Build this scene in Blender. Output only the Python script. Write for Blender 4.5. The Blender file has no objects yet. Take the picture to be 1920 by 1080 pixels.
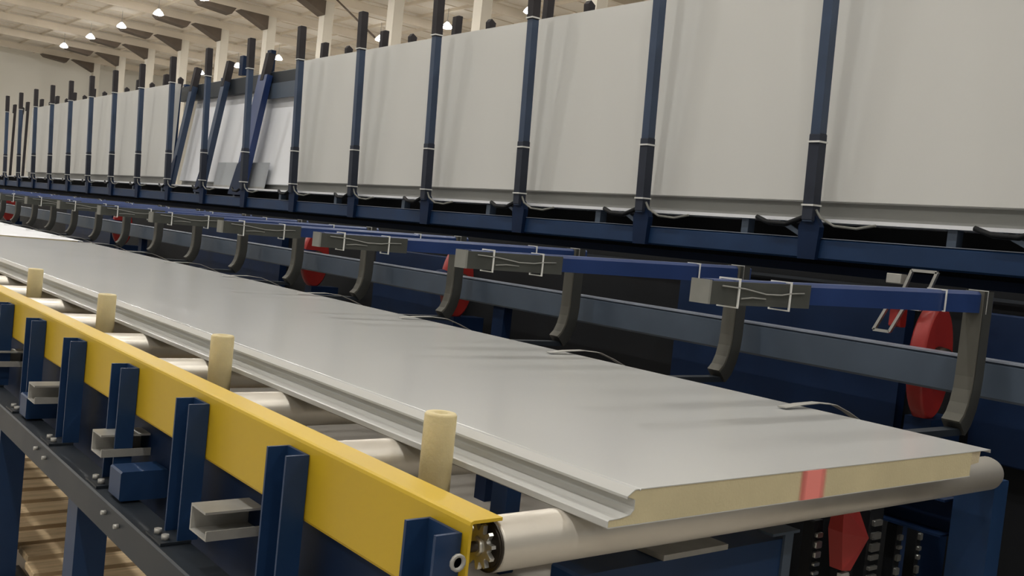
import bpy, math, random
from mathutils import Vector, Matrix
random.seed(7)
S = bpy.context.scene
COL = S.collection

# ------------------------------------------------------------------ camera, world, exposure
cam_d = bpy.data.cameras.new('camera')
cam = bpy.data.objects.new('camera', cam_d); COL.objects.link(cam)
cam_d.sensor_width = 36.0; cam_d.sensor_fit = 'HORIZONTAL'
cam_d.lens = 1824.43 / 1920 * 36.0
cam_d.clip_end = 400; cam_d.clip_start = 0.02
right = Vector((0.62202, 0.77600, 0.10430)); down = Vector((0.1014, 0.0520, -0.9935))
right.normalize(); fwd = right.cross(down).normalized(); 
if fwd.x > 0: fwd = -fwd
down = fwd.cross(right).normalized()
cam.matrix_world = Matrix(((right.x, -down.x, -fwd.x, 0.99591), (right.y, -down.y, -fwd.y, -1.08743),
                           (right.z, -down.z, -fwd.z, 1.35142), (0, 0, 0, 1)))
S.camera = cam
W = bpy.data.worlds.new('hall_surroundings'); S.world = W; W.use_nodes = True
WB = W.node_tree.nodes['Background']
WB.inputs[0].default_value = (1.0, 0.97, 0.90, 1); WB.inputs[1].default_value = 0.24
LAMP_POWER = 395.0
S.view_settings.view_transform = 'Standard'; S.view_settings.look = 'None'
S.view_settings.gamma = 1.0; S.view_settings.exposure = 0.0
S.view_settings.use_curve_mapping = False
try:
    S.cycles.sample_clamp_indirect = 4.0
    S.cycles.use_denoising = True
except Exception:
    pass

# ------------------------------------------------------------------ materials
def mat(name, col, rough=0.5, metal=0.0, var=0.08, scale=6.0, bump=0.0, bscale=60.0, spec=0.5, coat=0.0, rvar=0.08):
    m = bpy.data.materials.new(name); m.use_nodes = True
    nt = m.node_tree; N = nt.nodes; L = nt.links
    b = N['Principled BSDF']
    tc = N.new('ShaderNodeTexCoord'); no = N.new('ShaderNodeTexNoise')
    no.inputs['Scale'].default_value = scale; no.inputs['Detail'].default_value = 5
    L.new(tc.outputs['Object'], no.inputs['Vector'])
    r = N.new('ShaderNodeValToRGB')
    r.color_ramp.elements[0].position = 0.3; r.color_ramp.elements[1].position = 0.7
    r.color_ramp.elements[0].color = (*[c * (1 - var) for c in col], 1)
    r.color_ramp.elements[1].color = (*[min(1, c * (1 + var)) for c in col], 1)
    L.new(no.outputs['Fac'], r.inputs['Fac']); L.new(r.outputs['Color'], b.inputs['Base Color'])
    mr = N.new('ShaderNodeMapRange'); mr.inputs['To Min'].default_value = max(0.02, rough - rvar); mr.inputs['To Max'].default_value = min(1, rough + rvar)
    L.new(no.outputs['Fac'], mr.inputs['Value']); L.new(mr.outputs['Result'], b.inputs['Roughness'])
    b.inputs['Metallic'].default_value = metal
    b.inputs['Specular IOR Level'].default_value = spec
    b.inputs['Coat Weight'].default_value = coat
    if bump:
        n2 = N.new('ShaderNodeTexNoise'); n2.inputs['Scale'].default_value = bscale; n2.inputs['Detail'].default_value = 4
        L.new(tc.outputs['Object'], n2.inputs['Vector'])
        bp = N.new('ShaderNodeBump'); bp.inputs['Strength'].default_value = bump; bp.inputs['Distance'].default_value = 0.01
        L.new(n2.outputs['Fac'], bp.inputs['Height']); L.new(bp.outputs['Normal'], b.inputs['Normal'])
    return m

M = {}
M['white'] = mat('prepainted_white_steel', (0.54, 0.54, 0.52), 0.19, var=0.015, scale=1.5, rvar=0.0, spec=0.45)
M['grey_white'] = mat('prepainted_grey_white_steel', (0.72, 0.715, 0.685), 0.21, var=0.015, scale=0.8, rvar=0.0, spec=0.5)
M['bright'] = mat('bright_white_steel', (0.86, 0.87, 0.90), 0.4, var=0.01, scale=1.0)
M['lip_shade'] = mat('painted_lip_shade', (0.25, 0.25, 0.235), 0.45, var=0.03, scale=1.0, spec=0.3)  # panel lip under the rim, its shade put in as grey
M['sheet_grey'] = mat('light_grey_sheet', (0.42, 0.44, 0.46), 0.5, var=0.03, scale=1.0, spec=0.3)
M['low_sleeve'] = mat('dark_blue_grey_sleeve', (0.028, 0.034, 0.052), 0.6, var=0.15, scale=9, spec=0.3)
M['foam'] = mat('pale_yellow_foam', (0.60, 0.525, 0.335), 0.9, var=0.06, scale=9, bump=0.12, bscale=180, spec=0.15)
M['foam_groove'] = mat('foam_tongue', (0.56, 0.48, 0.33), 0.9, var=0.06, scale=9, bump=0.12, bscale=180, spec=0.15)
M['yellow'] = mat('yellow_paint', (0.58, 0.385, 0.014), 0.42, var=0.06, scale=2.5, spec=0.5)
M['blue'] = mat('blue_machine_paint', (0.011, 0.036, 0.100), 0.42, var=0.15, scale=5, spec=0.35)
M['blue_arm'] = mat('bright_blue_paint', (0.017, 0.042, 0.150), 0.38, var=0.12, scale=5, spec=0.45)
M['navy'] = mat('navy_paint', (0.006, 0.018, 0.055), 0.5, var=0.2, scale=4, spec=0.2)
M['dark_channel'] = mat('dark_grey_blue_paint', (0.016, 0.021, 0.028), 0.45, var=0.2, scale=5, spec=0.4)
M['grey_beam'] = mat('grey_blue_paint', (0.068, 0.092, 0.128), 0.42, var=0.10, scale=5, spec=0.5)
M['edge'] = mat('painted_edge_highlight', (0.24, 0.27, 0.33), 0.4, var=0.15, scale=9, spec=0.6)  # highlight of the beam edges put into the colour
M['hook'] = mat('olive_grey_paint', (0.040, 0.041, 0.038), 0.5, var=0.15, scale=8, spec=0.4)
M['lit_face'] = mat('painted_lit_olive', (0.105, 0.101, 0.085), 0.6, var=0.12, scale=8, spec=0.3)  # lightness of the lit hook face put into the colour
M['pad'] = mat('grey_rubber_pad', (0.060, 0.063, 0.056), 0.75, var=0.15, scale=12, spec=0.3)
M['pad_end'] = mat('pale_grey_pad_end', (0.22, 0.22, 0.20), 0.7, var=0.1, scale=12, spec=0.3)
M['black'] = mat('black_steel', (0.006, 0.007, 0.009), 0.6, var=0.2, scale=5, spec=0.25)
M['rubber'] = mat('dark_sleeve_rubber', (0.035, 0.031, 0.034), 0.7, var=0.2, scale=9, spec=0.3)
M['post_blue'] = mat('faded_blue_post_paint', (0.034, 0.058, 0.110), 0.45, var=0.2, scale=4, spec=0.5)
M['tie'] = mat('white_plastic_tie', (0.75, 0.75, 0.72), 0.5, var=0.03)
M['roller'] = mat('zinc_plated_roller', (0.64, 0.60, 0.53), 0.36, metal=0.65, var=0.05, scale=9, spec=0.5)
M['cord'] = mat('grey_cord', (0.30, 0.30, 0.28), 0.6, var=0.05)
M['steel'] = mat('bright_steel', (0.62, 0.61, 0.57), 0.3, metal=0.85, var=0.1, scale=20)
M['dark_steel'] = mat('dark_oily_steel', (0.06, 0.05, 0.04), 0.4, metal=0.6, var=0.3, scale=20)
M['galv'] = mat('galvanised_steel', (0.42, 0.41, 0.38), 0.4, metal=0.3, var=0.12, scale=20)
M['nylon'] = mat('amber_nylon', (0.66, 0.55, 0.30), 0.5, var=0.08, scale=14, bump=0.12, bscale=120, spec=0.4)
M['nylon'].node_tree.nodes['Principled BSDF'].inputs['Subsurface Weight'].default_value = 0.15
M['nylon'].node_tree.nodes['Principled BSDF'].inputs['Subsurface Radius'].default_value = (0.02, 0.015, 0.006)
M['red'] = mat('red_paint', (0.33, 0.024, 0.020), 0.42, var=0.12, scale=7)
M['wood'] = mat('raw_timber', (0.58, 0.43, 0.26), 0.8, var=0.22, scale=7, bump=0.3, bscale=40, spec=0.2)
M['floor'] = mat('sealed_concrete', (0.42, 0.39, 0.345), 0.5, var=0.08, scale=0.6, bump=0.05, bscale=25)
M['wall'] = mat('pale_wall_cladding', (0.86, 0.835, 0.765), 0.75, var=0.02, scale=0.2, spec=0.2)
M['ceiling'] = mat('ceiling_sheeting', (0.84, 0.775, 0.69), 0.8, var=0.04, scale=0.3, spec=0.2)
M['girder'] = mat('cream_girder_paint', (0.78, 0.70, 0.585), 0.7, var=0.06, scale=0.5, spec=0.3)
M['haunch'] = mat('dark_brown_steel', (0.10, 0.075, 0.055), 0.7, var=0.2, scale=1.0)  # one dark brown for the haunches and sway brace
M['column'] = mat('cream_column_paint', (0.68, 0.63, 0.54), 0.65, var=0.04, scale=0.4, spec=0.3)
def wood_grain(m):
    nt = m.node_tree; no = [n for n in nt.nodes if n.type == 'TEX_NOISE'][0]
    mp = nt.nodes.new('ShaderNodeMapping'); mp.inputs['Scale'].default_value = (9, 0.8, 9)
    tc = [n for n in nt.nodes if n.type == 'TEX_COORD'][0]
    nt.links.new(tc.outputs['Object'], mp.inputs['Vector']); nt.links.new(mp.outputs['Vector'], no.inputs['Vector'])
wood_grain(M['wood'])
lm = bpy.data.materials.new('lamp_glow'); lm.use_nodes = True
_b = lm.node_tree.nodes['Principled BSDF']; _b.inputs['Base Color'].default_value = (1, 1, 1, 1)
_b.inputs['Emission Color'].default_value = (1.0, 0.99, 0.955, 1); _b.inputs['Emission Strength'].default_value = LAMP_POWER
M['lamp'] = lm
am = lm.copy(); am.name = 'added_shade_glow'; am.node_tree.nodes['Principled BSDF'].inputs['Emission Strength'].default_value = LAMP_POWER * 0.012
M['lampshade_glow'] = am  # weak glow of the lampshade, added to brighten the ceiling
# red light spot on the foam end, painted in with translucent edges
pm = bpy.data.materials.new('painted_red_glow'); pm.use_nodes = True
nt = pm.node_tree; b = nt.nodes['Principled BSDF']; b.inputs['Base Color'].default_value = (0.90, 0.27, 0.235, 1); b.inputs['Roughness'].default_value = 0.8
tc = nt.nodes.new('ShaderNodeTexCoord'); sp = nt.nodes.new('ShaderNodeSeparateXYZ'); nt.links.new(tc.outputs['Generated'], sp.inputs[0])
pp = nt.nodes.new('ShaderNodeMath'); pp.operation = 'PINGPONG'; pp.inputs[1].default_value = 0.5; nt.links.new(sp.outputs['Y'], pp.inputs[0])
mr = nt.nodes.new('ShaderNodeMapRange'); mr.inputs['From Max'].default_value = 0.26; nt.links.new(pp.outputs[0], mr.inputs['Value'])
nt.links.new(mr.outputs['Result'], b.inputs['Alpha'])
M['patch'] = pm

# ------------------------------------------------------------------ mesh helpers
class MB:
    def __init__(s): s.v = []; s.f = []; s.smooth = set()
    def quad_prism(s, a, b):     # two vert loops (same length) -> closed prism
        n = len(a); o = len(s.v); s.v += [tuple(p) for p in a] + [tuple(p) for p in b]
        s.f.append(tuple(o + i for i in range(n))); s.f.append(tuple(o + n + i for i in reversed(range(n))))
        for i in range(n):
            j = (i + 1) % n; s.f.append((o + i, o + n + i, o + n + j, o + j))
        return s
    def box(s, x0, x1, y0, y1, z0, z1, bev=0.0):
        if bev:
            c = bev
            pr = [(y0 + c, z0), (y1 - c, z0), (y1, z0 + c), (y1, z1 - c), (y1 - c, z1), (y0 + c, z1), (y0, z1 - c), (y0, z0 + c)]
            return s.prism_x(pr, x0, x1)
        return s.quad_prism([(x0, y0, z0), (x1, y0, z0), (x1, y1, z0), (x0, y1, z0)], [(x0, y0, z1), (x1, y0, z1), (x1, y1, z1), (x0, y1, z1)])
    def prism_x(s, yz, x0, x1): return s.quad_prism([(x0, y, z) for y, z in yz], [(x1, y, z) for y, z in yz])
    def prism_y(s, xz, y0, y1): return s.quad_prism([(x, y0, z) for x, z in xz], [(x, y1, z) for x, z in xz])
    def prism_z(s, xy, z0, z1): return s.quad_prism([(x, y, z0) for x, y in xy], [(x, y, z1) for x, y in xy])
    def ring(s, c, ax, r, n=20):
        ax = Vector(ax).normalized(); u = ax.orthogonal().normalized(); w = ax.cross(u); c = Vector(c)
        return [c + (u * math.cos(2 * math.pi * i / n) + w * math.sin(2 * math.pi * i / n)) * r for i in range(n)]
    def lathe(s, c, ax, prof, n=20, caps=True):   # prof: list of (distance along axis, radius)
        ax = Vector(ax).normalized(); c = Vector(c); o = len(s.v)
        for d, r in prof: s.v += [tuple(p) for p in s.ring(c + ax * d, ax, r, n)]
        for k in range(len(prof) - 1):
            for i in range(n):
                j = (i + 1) % n; s.f.append((o + k * n + i, o + k * n + j, o + (k + 1) * n + j, o + (k + 1) * n + i)); s.smooth.add(len(s.f) - 1)
        if caps:
            s.f.append(tuple(o + i for i in reversed(range(n)))); e = o + (len(prof) - 1) * n
            s.f.append(tuple(e + i for i in range(n)))
        return s
    def cyl(s, a, b, r, n=16):
        a = Vector(a); d = Vector(b) - a
        return s.lathe(a, d, [(0, r), (d.length, r)], n)
    def tube(s, pts, r, n=8):
        pts = [Vector(p) for p in pts]; o = len(s.v); up = Vector((0.13, 0.21, 0.97))
        for i, p in enumerate(pts):
            t = (pts[min(i + 1, len(pts) - 1)] - pts[max(i - 1, 0)]).normalized()
            u = t.cross(up).normalized(); w = u.cross(t)
            s.v += [tuple(p + (u * math.cos(2 * math.pi * k / n) + w * math.sin(2 * math.pi * k / n)) * r) for k in range(n)]
        for i in range(len(pts) - 1):
            for k in range(n):
                j = (k + 1) % n; s.f.append((o + i * n + k, o + i * n + j, o + (i + 1) * n + j, o + (i + 1) * n + k)); s.smooth.add(len(s.f) - 1)
        s.f.append(tuple(o + k for k in reversed(range(n)))); e = o + (len(pts) - 1) * n; s.f.append(tuple(e + k for k in range(n)))
        return s
    def bar(s, a, b, w, h, up=(0, 0, 1)):      # rectangular bar from a to b
        a = Vector(a); b = Vector(b); t = (b - a).normalized(); u = t.cross(Vector(up)).normalized(); q = u.cross(t)
        l = [u * (w / 2 * i) + q * (h / 2 * j) for i, j in ((-1, -1), (1, -1), (1, 1), (-1, 1))]
        return s.quad_prism([a + p for p in l], [b + p for p in l])
    def strip_x(s, yz, x0, x1, th, closed=False):    # thin sheet following a y-z path, offset to its left by th
        P = [Vector((p[0], p[1])) for p in yz]; off = []
        for i in range(len(P)):
            a = P[max(i - 1, 0)]; c = P[min(i + 1, len(P) - 1)]; d = (c - a).normalized(); off.append(P[i] + Vector((-d.y, d.x)) * th)
        for i in range(len(P) - 1):
            s.prism_x([P[i], P[i + 1], off[i + 1], off[i]], x0, x1)
        return s
    def build(s, name, m, parent=None, label=None, kind=None):
        me = bpy.data.meshes.new(name); me.from_pydata([tuple(v) for v in s.v], [], s.f)
        for i in s.smooth: me.polygons[i].use_smooth = True
        import bmesh
        bm = bmesh.new(); bm.from_mesh(me); bmesh.ops.recalc_face_normals(bm, faces=bm.faces); bm.to_mesh(me); bm.free()
        me.materials.append(M[m] if isinstance(m, str) else m)
        o = bpy.data.objects.new(name, me); COL.objects.link(o)
        if parent is not None: o.parent = parent
        if label: o['label'] = label
        if kind: o['kind'] = kind
        return o

def thing(name, label, cat, loc=(0, 0, 0), group=None):
    o = bpy.data.objects.new(name, None); COL.objects.link(o); o.location = loc; o.empty_display_size = 0.1
    o['label'] = label; o['category'] = cat
    if group: o['group'] = group
    return o
def copy_tree(o, loc, label, parent=None):
    def rec(src, par):
        c = src.copy(); COL.objects.link(c)
        if par is not None: c.parent = par
        for ch in list(src.children): rec(ch, c)
        return c
    r = rec(o, parent); r.location = loc; r['label'] = label
    return r
ORD = ['nearest', 'second', 'third', 'fourth', 'fifth', 'sixth', 'seventh', 'eighth', 'ninth', 'tenth', 'eleventh', 'twelfth',
       'thirteenth', 'fourteenth', 'fifteenth', 'sixteenth', 'seventeenth', 'eighteenth']

# ------------------------------------------------------------------ the hall
HX0, HX1, HY0, HY1, HZ = -111.5, 24.0, -30.0, 50.0, 16.0
MB().box(HX0, HX1, HY0, HY1, -0.2, 0.0).build('floor', 'floor', kind='structure')
ceil = MB().box(HX0, HX1, HY0, HY1, HZ, HZ + 0.15).build('ceiling', 'ceiling', kind='structure')
MB().box(HX0 - 0.3, HX0, HY0, HY1, 0, HZ).build('wall_left', 'wall', kind='structure')
MB().box(HX0 - 0.3, HX1, HY1, HY1 + 0.3, 0, HZ).build('wall_back', 'wall', kind='structure')
colx = [-13.9 - 8.39 * i for i in range(12)]
for x in colx:                                   # main girders across the hall, an I-section each
    g = MB()
    g.box(x - 0.02, x + 0.02, HY0, HY1, HZ - 0.75, HZ - 0.2); g.box(x - 0.14, x + 0.14, HY0, HY1, HZ - 0.78, HZ - 0.75); g.box(x - 0.14, x + 0.14, HY0, HY1, HZ - 0.22, HZ - 0.19)
    g.build('girder', 'girder', ceil)
pur = None
for k in range(18):                              # purlins along the hall
    y = 4.0 + 2.35 * k
    if pur is None:
        pur = MB().box(HX0, -5.0, -0.06, 0.06, HZ - 0.19, HZ, 0).build('purlin', 'girder', ceil); pur.location.y = y
    else:
        c = pur.copy(); COL.objects.link(c); c.location.y = y
for k in range(40):                              # panel seams of the roof sheeting
    x = -20.0 - 2.1 * k
    if k == 0: seam = MB().box(-0.03, 0.03, HY0, HY1, HZ - 0.05, HZ).build('roof_rib', 'girder', ceil); seam.location.x = x
    else:
        c = seam.copy(); COL.objects.link(c); c.location.x = x
cl = None
for i, x in enumerate(colx):
    if cl is None:
        b = MB(); h = 0.32
        b.box(-0.36, 0.36, -h, -h + 0.03, 0, HZ - 0.78); b.box(-0.36, 0.36, h - 0.03, h, 0, HZ - 0.78); b.box(-0.35, 0.35, -0.29, 0.29, 0, HZ - 0.78)
        cl = b.build('column', 'column', kind='structure'); cl.location = (x, 27.6, 0); c = cl
    else:
        c = cl.copy(); COL.objects.link(c); c.location = (x, 27.6, 0)
    hb = MB()                                     # knee haunch at the head of the column
    hb.prism_x([(25.2, HZ - 0.8), (27.25, HZ - 0.8), (27.25, HZ - 1.7)], x - 0.5, x + 0.5)
    hb.build('haunch', 'haunch', ceil)
    hb = MB(); hb.prism_x([(22.3, HZ - 0.8), (24.9, HZ - 0.8), (24.6, HZ - 1.25), (22.6, HZ - 1.05)], x - 0.5, x + 0.5)
    hb.build('haunch', 'haunch', ceil)

MB().tube([(-54.3, 27.3, 15.22), (-49.0, 27.3, 12.3)], 0.06, 6).build('sway_brace', 'haunch', ceil)
# ceiling lamps: bell shade with a glowing face, on a short drop rod
def make_lamp(loc, label, group):
    t = thing('ceiling_lamp', label, 'ceiling lamp', loc, group)
    MB().lathe((0, 0, 0), (0, 0, 1), [(0.0, 0.36), (0.05, 0.345), (0.18, 0.26), (0.34, 0.10), (0.36, 0.08)], 18).build('shade', 'lampshade_glow', t)
    MB().cyl((0, 0, 0.35), (0, 0, 0.46), 0.10, 12).build('driver_housing', 'galv', t)
    MB().lathe((0, 0, -0.015), (0, 0, -1), [(-0.012, 0.30), (0.02, 0.285), (0.05, 0.18), (0.065, 0.05)], 18).build('diffuser', 'lamp', t)
    MB().cyl((0, 0, 0.42), (0, 0, HZ - 14.75), 0.02, 6).build('drop_rod', 'galv', t)
    return t
lamp0 = None
def lamp(x, y, label, group):
    global lamp0
    if lamp0 is None: lamp0 = make_lamp((x, y, 14.75), label, group); return lamp0
    c = copy_tree(lamp0, (x, y, 14.75), label); c['group'] = group; return c
row1 = [(-61.4, 'rightmost'), (-69.8, 'second from the right'), (-78.2, 'middle'), (-86.6, 'second from the left'), (-95.0, 'leftmost')]
for x, w in row1: lamp(x, 21.7, f'glowing white ceiling lamp, {w} of five at upper left', 'lamps in the left ceiling row')
row2 = [(-43.9, 'just right of the tall post at the top centre'), (-52.3, 'between two tall posts at the top centre'), (-60.7, 'by a cream column above the rack, smallest of the three'), (-77.4, 'low behind the posts above the rack gap')]
for x, w in row2: lamp(x, 34.4, f'white ceiling lamp seen {w}', 'lamps in the right ceiling row')
for x, w in ((-69.0, 'behind a cream column'), (-86.0, 'behind the tall post left of the rack gap'), (-95.0, 'furthest left')): lamp(x, 34.4, f'added ceiling lamp of the right row hidden {w}', 'ceiling lamps beyond the view')  # unseen lamps added to brighten the end wall
for y in (-16.4, -3.7, 9.0, 21.7):
    for i in range(13):
        x = 13.9 - 8.4 * i
        if y == 21.7 and x < -55: continue
        rn = {-16.4: 'row behind the camera', -3.7: 'row above the aisle', 9.0: 'row above the rack', 21.7: 'unseen left row'}[y]
        lamp(x, y, f'{ORD[i]} white ceiling lamp from the near end in the {rn}', 'ceiling lamps beyond the view')

# ------------------------------------------------------------------ sandwich panels
def sandwich(name, label, group=None, x0=-7.1, x1=0.0, skin='white', width=1.15, patch=False, loc=(0, 0, 0)):
    t = thing(name, label, 'panel', loc, group)
    w = width - 1.15
    core = [(-0.001, 0.9985), (-0.015, 0.989), (0.001, 0.984), (0.002, 0.968), (-0.006, 0.9605), (-0.028, 0.957), (-0.0505, 0.956), (-0.0505, 0.9455),
            (1.066 + w, 0.9455), (1.066 + w, 0.9985)]
    MB().prism_x(core, x0 + 0.001, x1 - 0.001).build('foam_core', 'foam', t)
    MB().prism_x([(1.066 + w, 0.968), (1.108 + w, 0.972), (1.112 + w, 0.9985), (1.066 + w, 0.9985)], x0, x1 - 0.004).build('foam_tongue', 'foam_groove', t)
    top = [(1.15 + w, 0.9925), (1.15 + w, 0.9985), (0.012, 0.9985), (0.010, 0.9965), (0.008, 0.9985), (0.0, 0.9985), (-0.016, 0.989), (-0.0155, 0.9865)]
    MB().strip_x(top, x0, x1, -0.0015).build('top_sheet', skin, t)
    edge = [(-0.001, 0.9845), (0.001, 0.983), (0.0015, 0.968), (-0.006, 0.9605), (-0.028, 0.957), (-0.0505, 0.956), (-0.0515, 0.955), (-0.0515, 0.9455), (-0.050, 0.9445)]
    MB().strip_x(edge, x0, x1, -0.0013).build('edge_profile', skin, t)
    MB().box(x0, x1, -0.051, 1.066 + w, 0.944, 0.9455).build('bottom_sheet', skin, t)
    if patch:
        MB().box(x1 - 0.0008, x1 + 0.0012, 0.425, 0.508, 0.9455, 0.9985).build('painted_red_glow', 'patch', t, label='soft-edged red light spot painted on the foam end')
    return t
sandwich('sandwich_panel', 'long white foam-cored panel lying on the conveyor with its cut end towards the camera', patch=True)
sandwich('sandwich_panel', 'white panel following behind on the conveyor at the far left', x0=-14.2, x1=-7.32, skin='bright')

# ------------------------------------------------------------------ conveyor frame
X_END = -12.0
fr = thing('roller_conveyor_frame', 'blue steel conveyor frame with a yellow side rail in the left foreground', 'conveyor frame', (0, 0, 0))
rail = MB()
# rail web, flange and lower lip as one folded channel with a rounded top corner
prof_out = [(-0.186, 0.951), (-0.238, 0.951), (-0.243, 0.949), (-0.245, 0.944), (-0.245, 0.812), (-0.243, 0.807), (-0.238, 0.805), (-0.20, 0.805)]
rail.strip_x(prof_out, X_END, -0.083, 0.005)
rail.build('side_rail', 'yellow', fr, label='yellow painted side rail')
lb = MB()                                        # dark lower channel: web, top flange, bottom flange
lb.strip_x([(-0.262, 0.622), (-0.334, 0.622), (-0.338, 0.618), (-0.338, 0.545), (-0.334, 0.541), (-0.28, 0.541)], X_END, 0.55, 0.006)
lb.build('lower_beam', 'dark_channel', fr, label='dark grey lower beam')
px = [-0.097 - 0.4755 * i for i in range(14)]
up = None
def channel_post(m, xr, w, y0, y1, z0, z1, th=0.006):      # open towards -y, right side at xr
    m.box(xr - th, xr, y0, y1, z0, z1); m.box(xr - w, xr - w + th, y0, y1, z0, z1); m.box(xr - w + th, xr - th, y1 - th, y1, z0, z1)
    return m
for i, x in enumerate(px):
    if up is None:
        up = channel_post(MB(), 0, 0.083, -0.292, -0.247, 0.628, 0.930).build('upright', 'blue', fr)
        MB().box(-0.092, 0.004, -0.330, -0.262, 0.623, 0.629).build('foot_plate', 'dark_channel', up)
        for bx in (-0.066, -0.02): MB().cyl((bx, -0.312, 0.629), (bx, -0.312, 0.640), 0.009, 6).build('foot_bolt', 'galv', up)
        up.location.x = x
    else: copy_tree(up, (x, 0, 0), '', fr); 
for o in fr.children:
    if 'label' in o and o['label'] == '': del o['label']
# bolts of the rail in each post, holes of the near post
for x in (-0.07,):
    h = MB(); h.lathe((x - 0.03 + 0.004, -0.270, 0.898), (1, 0, 0), [(0.024, 0.013), (0.028, 0.013), (0.028, 0.008), (0.024, 0.008)], 12)
    h.build('hole_rim', 'galv', fr)
# cross tubes sticking out between the posts
tb = None
for i in range(7):
    x = -0.405 - 0.97 * i
    if i == 0: continue
    if tb is None:
        tb = MB().box(-0.085, 0, -0.318, -0.201, 0.628, 0.700, 0.004).build('cross_tube', 'blue', fr); tb.location.x = x
    else:
        c = tb.copy(); COL.objects.link(c); c.location.x = x
# inner longitudinal channel below the rail and galvanised brackets
MB().strip_x([(-0.13, 0.800), (-0.196, 0.800), (-0.20, 0.796), (-0.20, 0.466), (-0.196, 0.462), (-0.13, 0.462)], X_END, -0.11, 0.006).build('inner_channel', 'navy', fr)
br = None
for i in range(9):
    x = -0.13 - 0.70 * i
    if br is None:
        br = MB()
        br.box(-0.075, 0, -0.325, -0.201, 0.752, 0.757); br.box(-0.075, -0.070, -0.325, -0.201, 0.706, 0.752); br.box(-0.075, 0.012, -0.325, -0.201, 0.702, 0.706); br.box(0.008, 0.012, -0.325, -0.201, 0.706, 0.722)
        br = br.build('galvanised_bracket', 'galv', fr, label='pale galvanised cross bracket'); br.location.x = x
    else:
        c = br.copy(); COL.objects.link(c); c.location.x = x
# legs
lg = None
for i, x in enumerate((-0.30, -1.655, -2.60, -3.95, -5.3, -6.7)):
    if lg is None:
        lg = MB(); lg.box(-0.09, 0, -0.332, -0.250, 0.012, 0.541, 0); lg = lg.build('leg', 'blue', fr)
        MB().box(-0.13, 0.04, -0.37, -0.21, 0.0, 0.012).build('foot_plate', 'dark_channel', lg)
        lg.location.x = x
    else:
        c = copy_tree(lg, (x, 0, 0), '', fr); del c['label']
# bolts on the dark web
bb = None
for i in range(9):
    for dx, z in ((0, 0.597), (0.10, 0.592)):
        x = -0.72 - 0.68 * i + dx
        if bb is None:
            bb = MB().cyl((0, -0.338, 0), (0, -0.350, 0), 0.0055, 6).build('bolt', 'galv', fr); bb.location = (x, 0, z)
        else:
            c = bb.copy(); COL.objects.link(c); c.location = (x, 0, z - 0.0)
# far side of the frame
fb = MB(); fb.strip_x([(1.42, 0.80), (1.49, 0.80), (1.494, 0.796), (1.494, 0.70), (1.42, 0.70)], X_END, -0.22, -0.006); fb.build('far_beam', 'navy', fr)
fl = None
for i in range(6):
    x = -0.10 - 1.9 * i
    if fl is None:
        fl = MB(); fl.box(-0.10, -0.0, 1.425, 1.50, 0.0, 0.878, 0.004); fl = fl.build('far_leg', 'blue', fr); fl.location.x = x
    else:
        c = fl.copy(); COL.objects.link(c); c.location.x = x
# end cross beam under the first roller
eb = MB(); eb.box(-0.275, -0.20, 0.10, 0.715, 0.60, 0.785, 0.005); eb.build('end_cross_beam', 'blue', fr)
eb = MB(); eb.box(-0.265, -0.195, 0.31, 0.50, 0.786, 0.797); eb.build('beam_cap', 'galv', fr)
eb = MB(); eb.box(-0.200, -0.194, 0.690, 0.72, 0.60, 0.80); eb.box(-0.23, -0.19, 0.64, 0.735, 0.797, 0.803); eb.build('end_bracket', 'grey_beam', fr)

# ------------------------------------------------------------------ rollers and guides
def make_roller(first):
    t = thing('conveyor_roller', '', 'roller', (-0.109, 0, 0.9025), 'rollers under the panel')
    MB().lathe((0, -0.188, 0), (0, 1, 0), [(0.0, 0.0385), (0.004, 0.0415), (1.575, 0.0415), (1.590, 0.037)], 32).build('tube', 'roller', t)
    MB().cyl((0, -0.228, 0), (0, 1.418, 0), 0.008, 10).build('shaft', 'dark_steel', t)
    return t
R0 = make_roller(True)
R0['label'] = 'pale steel roller at the conveyor end with its bare toothed bearing showing'
cap = MB(); cap.lathe((0, -0.192, 0), (0, 1, 0), [(0, 0.0405), (0.003, 0.0405), (0.003, 0.034), (0.0, 0.034)], 32, caps=False)
cap.build('end_rim', 'dark_steel', R0)
MB().lathe((0, -0.1895, 0), (0, 1, 0), [(0, 0.036), (0.001, 0.036)], 28).build('bearing_plate', 'dark_steel', R0)
sg = MB(); n = 11; pts = []
for i in range(n * 4):
    a = 2 * math.pi * i / (n * 4); r = 0.034 if i % 4 in (1, 2) else 0.0235
    pts.append((r * math.cos(a), r * math.sin(a)))
sg.prism_y(pts, -0.207, -0.199); spk = sg.build('sprocket', 'steel', R0, label='bright toothed sprocket')
MB().cyl((0, -0.199, 0), (0, -0.189, 0), 0.014, 14).build('hub', 'steel', R0)
MB().lathe((0, -0.212, 0), (0, 1, 0), [(0, 0.013), (0.006, 0.016)], 6).build('shaft_nut', 'steel', R0)
R1 = make_roller(False); R1.location.x = -0.607
R1['label'] = 'second pale steel roller from the near end, beside the nearest amber guide'
for k in range(2, 15):
    lab = f'{ORD[k]} pale steel conveyor roller from the near end, behind the yellow rail'
    copy_tree(R1, (-0.109 - 0.498 * k, 0, 0.9025), lab)

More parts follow.
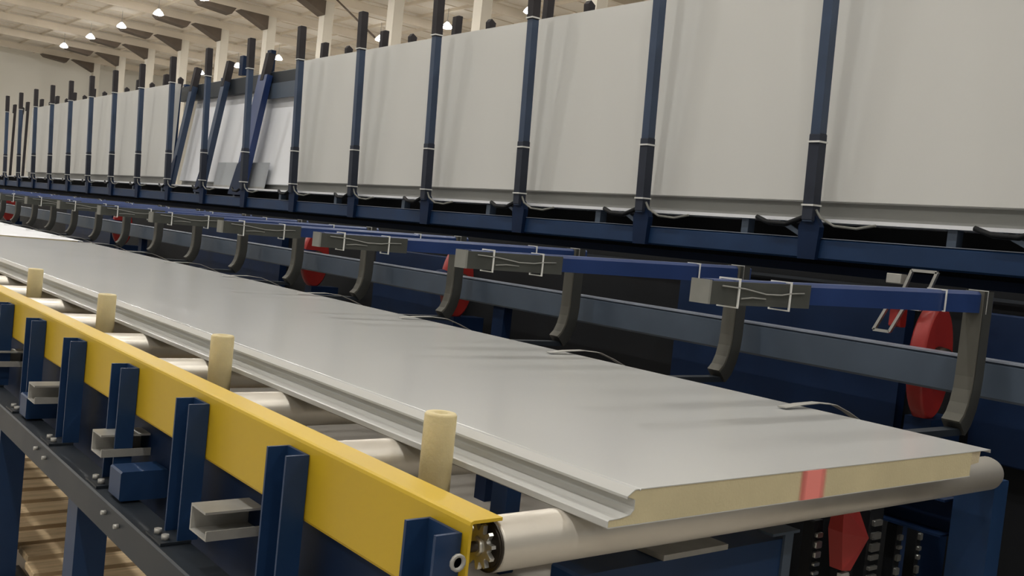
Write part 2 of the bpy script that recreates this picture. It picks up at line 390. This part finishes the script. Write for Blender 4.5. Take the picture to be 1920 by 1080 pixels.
def make_guide():
    t = thing('guide_roller', '', 'guide roller', (-0.395, -0.092, 0), 'upright amber guide rollers')
    MB().lathe((0, 0, 0.880), (0, 0, 1), [(0, 0.026), (0.004, 0.029), (0.156, 0.029), (0.160, 0.0265), (0.160, 0.013), (0.150, 0.012)], 28).build('sleeve', 'nylon', t)
    MB().cyl((0, 0, 0.770), (0, 0, 1.034), 0.009, 12).build('spindle', 'dark_steel', t)
    MB().box(-0.03, 0.03, -0.042, 0.03, 0.757, 0.772).build('bracket', 'navy', t)
    return t
G0 = make_guide(); G0['label'] = 'amber nylon guide roller nearest the camera, beside the panel lip'
gl = ['second amber nylon guide roller from the near end, above the yellow rail', 'third amber nylon guide roller from the near end, standing beside the panel lip',
      'small fourth amber nylon guide roller, far left beside the panel lip', 'fifth amber guide roller, at the left edge of the picture', 'sixth amber guide roller, beyond the left edge']
for i, l in enumerate(gl): copy_tree(G0, (-0.395 - 0.985 * (i + 1), -0.092, 0), l)

# ------------------------------------------------------------------ far machine: dark bed, grey beam, red discs, grippers
bed = thing('turner_bed', 'dark navy machine bed of the panel turner behind the gripper hooks', 'machine bed', (0, 0, 0))
MB().box(-24, 2.5, 2.50, 3.05, 0.0, 1.36).build('backdrop_body', 'black', bed)  # solid black backdrop, added to keep the gaps behind the hooks dark
for x0, x1, z0, z1 in ((-0.66, 0.2, 0.75, 1.28), (-2.1, -0.95, 0.70, 1.30), (-4.9, -3.9, 0.7, 1.22), (-8.4, -6.4, 0.7, 1.22), (-13, -11, .7, 1.2), (1.0, 2.4, 0.7, 1.3)):
    MB().box(x0, x1, 2.44, 2.50, z0, z1, 0.006).build('side_plate', 'navy', bed)
MB().box(-24, 2.5, 2.46, 2.49, 1.322, 1.334).build('trim_strip', 'dark_channel', bed)
gb = thing('support_beam', 'long grey-blue beam running level behind the gripper hooks', 'beam', (0, 0, 0))
MB().strip_x([(2.09, 1.137), (2.008, 1.137), (2.0, 1.129), (2.0, 1.026), (2.008, 1.018), (2.09, 1.018)], -24, 2.0, 0.006).build('channel', 'grey_beam', gb)
MB().box(-24, 2.0, 1.998, 2.095, 1.137, 1.142).build('top_highlight', 'edge', gb, label='painted pale highlight along the top edge')  # thin strip added to carry the beam's painted highlight
for x in (1.3, -2.9, -8.6, -14, -20): MB().box(x - 0.09, x, 2.03, 2.085, 0, 1.02).build('leg', 'navy', gb)

def make_disc(x, label):
    t = thing('drive_disc', label, 'disc', (x, 2.26, 1.085), 'red drive discs')
    MB().lathe((-0.03, 0, 0), (1, 0, 0), [(0, 0.190), (0.012, 0.21), (0.052, 0.21), (0.062, 0.195)], 32).build('disc', 'red', t).scale.y = 0.50
    MB().lathe((0.032, 0, 0), (1, 0, 0), [(0, 0.06), (0.03, 0.055), (0.03, 0.03), (0.05, 0.028)], 20).build('hub', 'dark_steel', t)
    MB().box(-0.05, 0.05, -0.03, 0.19, -1.085, -0.20).build('pedestal', 'navy', t)
    return t
D0 = make_disc(-0.745, 'large dull red drive disc with steel link frames, at the right behind the nearest hook')
def open_frame(w, h, shear):
    m = MB(); q = [(0, 0), (w, 0), (w + shear, h), (shear, h)]
    for a, b in zip(q, q[1:] + q[:1]): m.bar((a[0], 0, a[1]), (b[0], 0, b[1]), 0.010, 0.014, up=(0, 1, 0))
    return m
lf = open_frame(0.092, 0.135, 0.045).build('link_frame', 'steel', D0); lf.location = (-0.100, -0.09, 0.182)
lf = open_frame(0.062, 0.115, 0.055).build('link_frame', 'steel', D0); lf.location = (-0.175, -0.09, 0.090)
MB().box(-0.028, 0.028, -0.02, 0.02, -0.018, 0.018, 0.003).build('sensor_box', 'galv', D0).location = (-0.120, -0.075, 0.282)
MB().box(-0.022, 0.022, -0.02, 0.02, -0.045, 0.045, 0.005).build('red_lug', 'red', D0).location = (-0.105, -0.06, 0.155)
MB().box(-0.012, 0.012, -0.02, 0.02, -0.035, 0.035).build('small_plate', 'galv', D0).location = (0.05, -0.10, 0.0)
for x, l in ((-3.66, 'dull red drive disc half hidden behind the third hook, in the middle of the machine'), (-5.46, 'bright red drive disc left of the third gripper pad, centre left'),
             (-10.0, 'dark red drive disc far along the machine at the left'), (-15.6, 'small dark red drive disc furthest away at the left edge')):
    d = make_disc(x, l)
    MB().lathe((0.0, 0, 0), (0, -1, 0), [(0.0, 0.07), (0.12, 0.07), (0.155, 0.06)], 16).build('motor_cap', 'navy', d)

GX = [-0.425 - 0.917 * k for k in range(17)]
def make_gripper():
    t = thing('panel_gripper', '', 'gripper', (GX[0], 1.9, 0), 'C-shaped panel grippers')
    # local y: 0 at the hook, arm reaches to -1.29
    a = MB()
    a.quad_prism([(-0.022, -1.275, 1.270), (0.022, -1.275, 1.270), (0.022, -1.275, 1.308), (0.013, -1.275, 1.317), (-0.022, -1.275, 1.317)],
                 [(-0.022, 0.045, 1.288), (0.022, 0.045, 1.288), (0.022, 0.045, 1.345), (0.013, 0.045, 1.354), (-0.022, 0.045, 1.354)])
    a.build('upper_arm', 'blue_arm', t)
    p = MB()
    p.quad_prism([(-0.026, -1.295, 1.262), (0.026, -1.295, 1.262), (0.026, -1.295, 1.3135), (-0.026, -1.295, 1.3135)],
                 [(-0.026, -0.92, 1.266), (0.026, -0.92, 1.266), (0.026, -0.92, 1.3235), (-0.026, -0.92, 1.3235)])
    pd = p.build('grey_pad', 'pad', t)
    MB().box(-0.027, 0.027, -1.302, -1.295, 1.262, 1.316).build('pad_end', 'pad_end', pd)
    for y, h in ((-1.20, 0.0022), (-1.005, 0.005), (-0.26, 0.026), (-0.01, 0.034)):
        z0, z1 = (1.259 if y < -0.9 else 1.283 + (y + 1.2) * 0.004), 1.317 + h + 0.001
        c = MB(); w = 0.030
        c.box(-w, w, y - 0.0025, y + 0.0025, z1, z1 + 0.004); c.box(w - 0.003, w, y - 0.0025, y + 0.0025, z0, z1); c.box(-w, -w + 0.003, y - 0.0025, y + 0.0025, z0, z1); c.box(-w, w, y - 0.0025, y + 0.0025, z0 - 0.003, z0)
        c.build('cable_tie', 'tie', t)
    MB().tube([(0.029, -1.26, 1.305), (0.0295, -1.18, 1.302), (0.0295, -1.10, 1.293), (0.0295, -1.04, 1.294), (0.029, -1.005, 1.299), (0.029, -0.95, 1.302)], 0.0018, 6).build('cable', 'cord', t)
    MB().tube([(0.029, -1.19, 1.279), (0.029, -1.15, 1.283), (0.029, -1.10, 1.282)], 0.0018, 6).build('cable', 'cord', t)
    # hook: straight shank with a curved foot, its lit gripping side painted as a paler strip
    hk = MB(); ln = MB(); cl_ = [(0.0, 1.354), (0.0, 1.16), (0.0, 1.09), (-0.004, 1.045), (-0.016, 0.998), (-0.036, 0.958), (-0.062, 0.932)]
    hw = 0.027
    nrm = []
    for i in range(len(cl_)):
        a = Vector(cl_[max(i - 1, 0)]); c = Vector(cl_[min(i + 1, len(cl_) - 1)]); d = (c - a).normalized(); nrm.append(Vector((d.y, -d.x)))
    L_ = [Vector(p) + n_ * hw for p, n_ in zip(cl_, nrm)]; R_ = [Vector(p) - n_ * hw for p, n_ in zip(cl_, nrm)]; K_ = [Vector(p) + n_ * (hw + 0.008) for p, n_ in zip(cl_, nrm)]
    for i in range(len(cl_) - 1):
        hk.prism_x([L_[i], L_[i + 1], R_[i + 1], R_[i]], -0.030, 0.030); ln.prism_x([K_[i], K_[i + 1], L_[i + 1], L_[i]], -0.028, 0.028)
    h_ = hk.build('hook', 'hook', t); ln.build('hook_lit_face', 'lit_face', h_)
    MB().box(-0.020, 0.020, -0.42, -0.045, 0.912, 0.932).build('lower_tine', 'dark_channel', t)
    MB().strip_x([(-0.40, 0.934), (-0.50, 0.955), (-0.575, 0.985), (-0.64, 1.006), (-0.72, 1.0125), (-0.80, 1.010), (-0.87, 1.004)], -0.066, -0.040, -0.002).build('finger_strip', 'galv', t, label='thin pale flexible strip lying on the panel edge')
    return t
GR = make_gripper()
GR['label'] = 'nearest gripper, long blue arm with grey strapped pad and hook at the right edge'
for k in range(1, 17):
    copy_tree(GR, (GX[k], 1.9, 0), f'{ORD[k]} gripper from the right, blue arm with grey pad and hooked shank')

# ------------------------------------------------------------------ upright rack with posts and panels
rk = thing('panel_rack', 'long blue steel rack with tall dark posts holding upright panels', 'rack', (0, 0, 0))
MB().strip_x([(2.78, 1.512), (2.693, 1.512), (2.685, 1.504), (2.685, 1.426), (2.693, 1.418), (2.78, 1.418)], -24, 2.5, 0.006).build('front_beam', 'blue', rk)
MB().box(-24, 2.5, 2.728, 2.90, 1.588, 1.604).build('panel_ledge', 'bright', rk, label='pale ledge under the panels')
MB().box(-24, 2.5, 2.82, 3.25, 1.36, 1.40).build('rear_beam', 'navy', rk)
MB().box(-24, 2.5, 2.90, 2.915, 1.40, 1.604).build('dark_backing', 'black', rk)  # black sheet added so the gap under the ledge stays dark
MB().box(-24, 2.5, 2.684, 2.75, 1.512, 1.515).build('top_highlight', 'edge', rk, label='painted pale highlight along the top edge')  # painted highlight strip on the rack beam
LEAN = math.radians(2.0)
po = None
for i in range(21):
    x = 0.49 - 1.035 * i
    if po is None:
        po = MB().box(-0.024, 0.024, -0.05, 0.0, 0.0, 1.40, 0.003).build('post', 'post_blue', rk)
        s_ = MB().box(-0.026, 0.027, -0.053, 0.002, 0.005, 0.392, 0.006).build('lower_sleeve', 'low_sleeve', po)
        s_ = MB().box(-0.027, 0.027, -0.054, 0.003, 1.12, 1.41, 0.006).build('upper_sleeve', 'rubber', po)
        for z in (0.075, 0.355, 1.13):
            MB().box(-0.030, 0.032, -0.059, 0.005, z - 0.004, z + 0.004).build('cable_tie', 'tie', po)
        MB().prism_y([(-0.045, -0.165), (0.045, -0.165), (0.055, -0.02), (0.028, 0.03), (-0.028, 0.03), (-0.055, -0.02)], -0.03, 0.006).build('foot_plate', 'navy', po)
        MB().tube([(0.03, -0.03, 0.055), (0.06, -0.035, 0.02), (0.13, -0.035, -0.012), (0.24, -0.035, -0.018), (0.32, -0.02, 0.0)], 0.006, 6).build('cable', 'pad_end', po)
        MB().tube([(-0.03, -0.03, 0.02), (-0.12, -0.035, -0.015), (-0.22, -0.03, -0.012), (-0.3, -0.01, 0.012)], 0.012, 6).build('hose', 'black', po)
        po.location = (x, 2.685, 1.582); po.rotation_euler.x = LEAN
    else:
        c = copy_tree(po, (x, 2.685, 1.582), '', rk); del c['label']; c.rotation_euler.x = LEAN
rp = None
for i in range(20):                               # rear posts, their heads show above the panels
    x = 0.15 - 1.035 * i
    if -10.4 < x < -7.3: continue
    if rp is None:
        rp = MB().box(-0.020, 0.020, 0, 0.04, 1.40, 2.97, 0.003).build('rear_post', 'rubber', rk)
        MB().box(-0.023, 0.023, -0.02, 0.0, 2.80, 2.96).build('stop_block', 'rubber', rp)
        rp.location = (x, 3.0, 0)
    else: c = copy_tree(rp, (x, 3.0, 0), '', rk); del c['label']
clip = None
for i in range(20):
    x = 0.47 - 1.035 * i
    if -10.4 < x < -7.0: continue
    if clip is None:
        clip = MB().prism_x([(0, 2.78), (0.04, 2.78), (0.05, 2.90), (0.01, 2.925), (-0.01, 2.90)], -0.022, 0.022).build('rear_finger', 'rubber', rk)
        MB().box(-0.02, 0.02, 0.005, 0.035, 1.40, 2.78).build('finger_stem', 'navy', clip); clip.location = (x, 3.06, 0)
    else: c = copy_tree(clip, (x, 3.06, 0), '', rk); del c['label']
# supports under the ledge (seen in the dark gap)
sb = None
for i in range(22):
    x = 1.1 - 1.035 * i
    if sb is None:
        sb = MB().box(-0.02, 0.02, 2.75, 2.80, 1.512, 1.592).build('ledge_support', 'grey_beam', rk); sb.location.x = x
        MB().bar((0.20, 2.76, 1.585), (0.32, 2.75, 1.53), 0.012, 0.02).build('strut', 'grey_beam', sb)
    else:
        c = copy_tree(sb, (x, 0, 0), '', rk); del c['label']
for x in (1.5, -3.2, -7.9, -12.6, -17.3): MB().box(x - 0.12, x, 3.06, 3.12, 0, 1.40).build('leg', 'navy', rk)

def upright(label, x0, x1, y, back=math.radians(1.3), skin='grey_white', z=1.604, lip=0.082, w=1.15):
    t = thing('sandwich_panel', label, 'panel', ((x0 + x1) / 2, y, z), 'upright panels in the rack')
    a, b = -(x1 - x0) / 2, (x1 - x0) / 2
    th = 0.06
    MB().prism_x([(0.003, lip + 0.004), (0.038, lip + 0.004), (0.038, 0.002), (th, 0.002), (th, w), (0.003, w)], a + 0.001, b - 0.001).build('foam_core', 'foam', t)
    MB().strip_x([(0.012, w + 0.0), (0.0015, w), (0.0015, lip), (0.012, lip - 0.004)], a, b, -0.0015).build('front_sheet', skin, t)
    MB().strip_x([(0.006, lip - 0.003), (0.034, lip - 0.003), (0.036, 0.075), (0.036, 0.001), (0.05, 0.0006)], a, b, -0.0015).build('edge_profile', 'lip_shade', t, label='recessed bottom edge profile, its shade painted grey')
    MB().box(a, b, th, th + 0.0015, 0, w).build('rear_sheet', skin, t)
    MB().box(b - 0.001, b + 0.001, 0.0, th, lip, w).build('end_cap', skin, t)
    t.rotation_euler.x = -back
    return t
upright('long grey-white panel standing upright in the rack from the centre to the right edge', -7.03, 2.4, 2.752)
upright('long grey-white panel standing upright at the far left end of the rack', -17.0, -10.2, 2.752)
upright('bright white panel tilted back in the gap between the two long rack panels', -10.08, -7.12, 2.862, back=math.radians(8), skin='bright', lip=0.06, w=1.12)
tilt = None
tl = [(-9.98, 'leftmost of the tilted blue arms in the gap between the rack panels'), (-9.06, 'middle one of the tilted blue arms in the gap between the rack panels'), (-8.08, 'widest tilted blue arm, on the right of the rack gap')]
for i, (x, l) in enumerate(tl):
    t = thing('tilted_arm', l, 'arm', (x, 2.735, 1.53), 'tilted arms in the rack gap')
    w = 0.045 if i < 2 else 0.10
    MB().box(-w, w, -0.03, 0.03, 0, 1.20, 0.004).build('arm', 'blue_arm' if i == 2 else 'post_blue', t)
    MB().box(-0.035, 0.035, -0.034, 0.034, 1.14, 1.42, 0.004).build('upper_sleeve', 'rubber', t)
    MB().prism_y([(-w - 0.07, 0.0), (w + 0.03, 0.0), (w + 0.005, 0.40), (-w - 0.005, 0.30)], -0.036, -0.02).build('gusset', 'navy', t)
    t.rotation_euler = (-math.radians(8.0), math.radians(0.6), 0)
xb = MB().box(-1.70, 1.55, -0.03, 0.02, 0.0, 0.172, 0.006).build('cross_beam', 'dark_channel', rk, label='dark beam spanning the top of the rack gap'); xb.location = (-8.75, 2.965, 2.58)
MB().box(0.45, 1.5, -0.036, -0.03, -0.09, 0.06, 0.002).build('side_plate', 'grey_beam', xb)
for x in (-1.62, -0.5, 0.6, 1.5):
    MB().box(x - 0.03, x + 0.03, -0.03, 0.20, 0.172, 0.20).build('bracket', 'blue', xb)
    MB().box(x - 0.03, x + 0.03, 0.15, 0.20, -1.18, 0.172).build('strut', 'blue', xb)
for x in (-0.05, 0.62): MB().box(x - 0.045, x + 0.045, -0.02, 0.03, 0.20, 0.40).build('motor_box', 'navy', xb)
gs = thing('grey_sheet', 'small light grey sheet leaning low in the gap between the rack panels', 'sheet', (-8.30, 2.815, 1.605))
MB().box(-0.62, 0.62, -0.004, 0.004, 0.0, 0.26, 0.001).build('sheet', 'sheet_grey', gs)
MB().box(-0.62, 0.62, -0.006, -0.004, 0.0, 0.02).build('hem', 'galv', gs)
gs.rotation_euler.x = -math.radians(8)

# ------------------------------------------------------------------ below the near roller end: drag chains, red wedge
def make_chain(y, w, label, z1):
    t = thing('drag_chain', label, 'chain', (-0.36, y, 0), 'black chains under the near roller')
    MB().box(-0.03, 0.0, -w, w, 0.0, z1, 0.004).build('band', 'black', t)
    z = z1 - 0.03; i = 0
    while z > 0.40:
        h = 0.008 + 0.014 * random.random()
        MB().box(0.0, 0.008, -w * 0.6, w * 0.6, z - h, z, 0.002).build('link', 'steel', t); z -= h + 0.008 + 0.012 * random.random(); i += 1
    return t
for y, w, n, z in ((1.075, 0.020, 'leftmost of the black chains hanging under the near roller, left of the red wedge', 0.74), (1.225, 0.012, 'thin black chain just right of the red wedge under the near roller', 0.72),
                (1.345, 0.034, 'widest black chain with broad silver links under the near roller', 0.745), (1.475, 0.016, 'narrow black chain with paired silver links, right of the widest chain', 0.69),
                (1.585, 0.012, 'rightmost thin black chain with silver links, beside the blue leg', 0.74)):
    make_chain(y, w, n, z)
wd = thing('warning_wedge', 'small red faceted wedge under the near roller, between black chains', 'wedge', (-0.30, 1.13, 0.0))
w_ = MB(); w_.quad_prism([(-0.02, -0.050, 0.635), (0.015, -0.050, 0.635), (0.015, -0.012, 0.63), (-0.02, -0.012, 0.63)], [(-0.03, -0.06, 0.73), (0.01, -0.06, 0.73), (0.035, 0.02, 0.715), (-0.03, 0.02, 0.73)])
w_.quad_prism([(-0.03, 0.02, 0.73), (0.035, 0.02, 0.715), (0.01, -0.06, 0.73), (-0.03, -0.06, 0.73)], [(-0.03, 0.01, 0.79), (0.0, 0.01, 0.79), (0.0, -0.05, 0.79), (-0.03, -0.05, 0.79)])
w_.build('wedge', 'red', wd); MB().box(-0.02, 0.0, -0.045, -0.018, 0.0, 0.632).build('stem', 'black', wd); MB().box(0.0, 0.012, -0.045, -0.012, 0.585, 0.625).build('clip', 'galv', wd)
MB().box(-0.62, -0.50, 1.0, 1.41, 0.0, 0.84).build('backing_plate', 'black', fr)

# ------------------------------------------------------------------ timber under the conveyor
pal = thing('timber_pallet', 'stack of raw timber boards lying on the floor below the conveyor at lower left', 'pallet', (0, 0, 0))
pb = None
for i in range(20):
    x = -1.75 - 0.17 * i
    dx, dy, dz = random.uniform(-0.012, 0.012), random.uniform(-0.03, 0.03), random.uniform(-0.012, 0.012)
    if pb is None:
        pb = MB().box(-0.062, 0.062, -0.22, 0.9, 0.078, 0.104, 0.003).build('plank', 'wood', pal); c = pb
    else: c = pb.copy(); COL.objects.link(c)
    c.location = (x + dx, dy, 0); c.rotation_euler.z = random.uniform(-0.02, 0.02)
for y in (-0.05, 0.35, 0.75): MB().box(-5.0, -1.65, y - 0.05, y + 0.05, 0.0, 0.078).build('bearer', 'wood', pal)
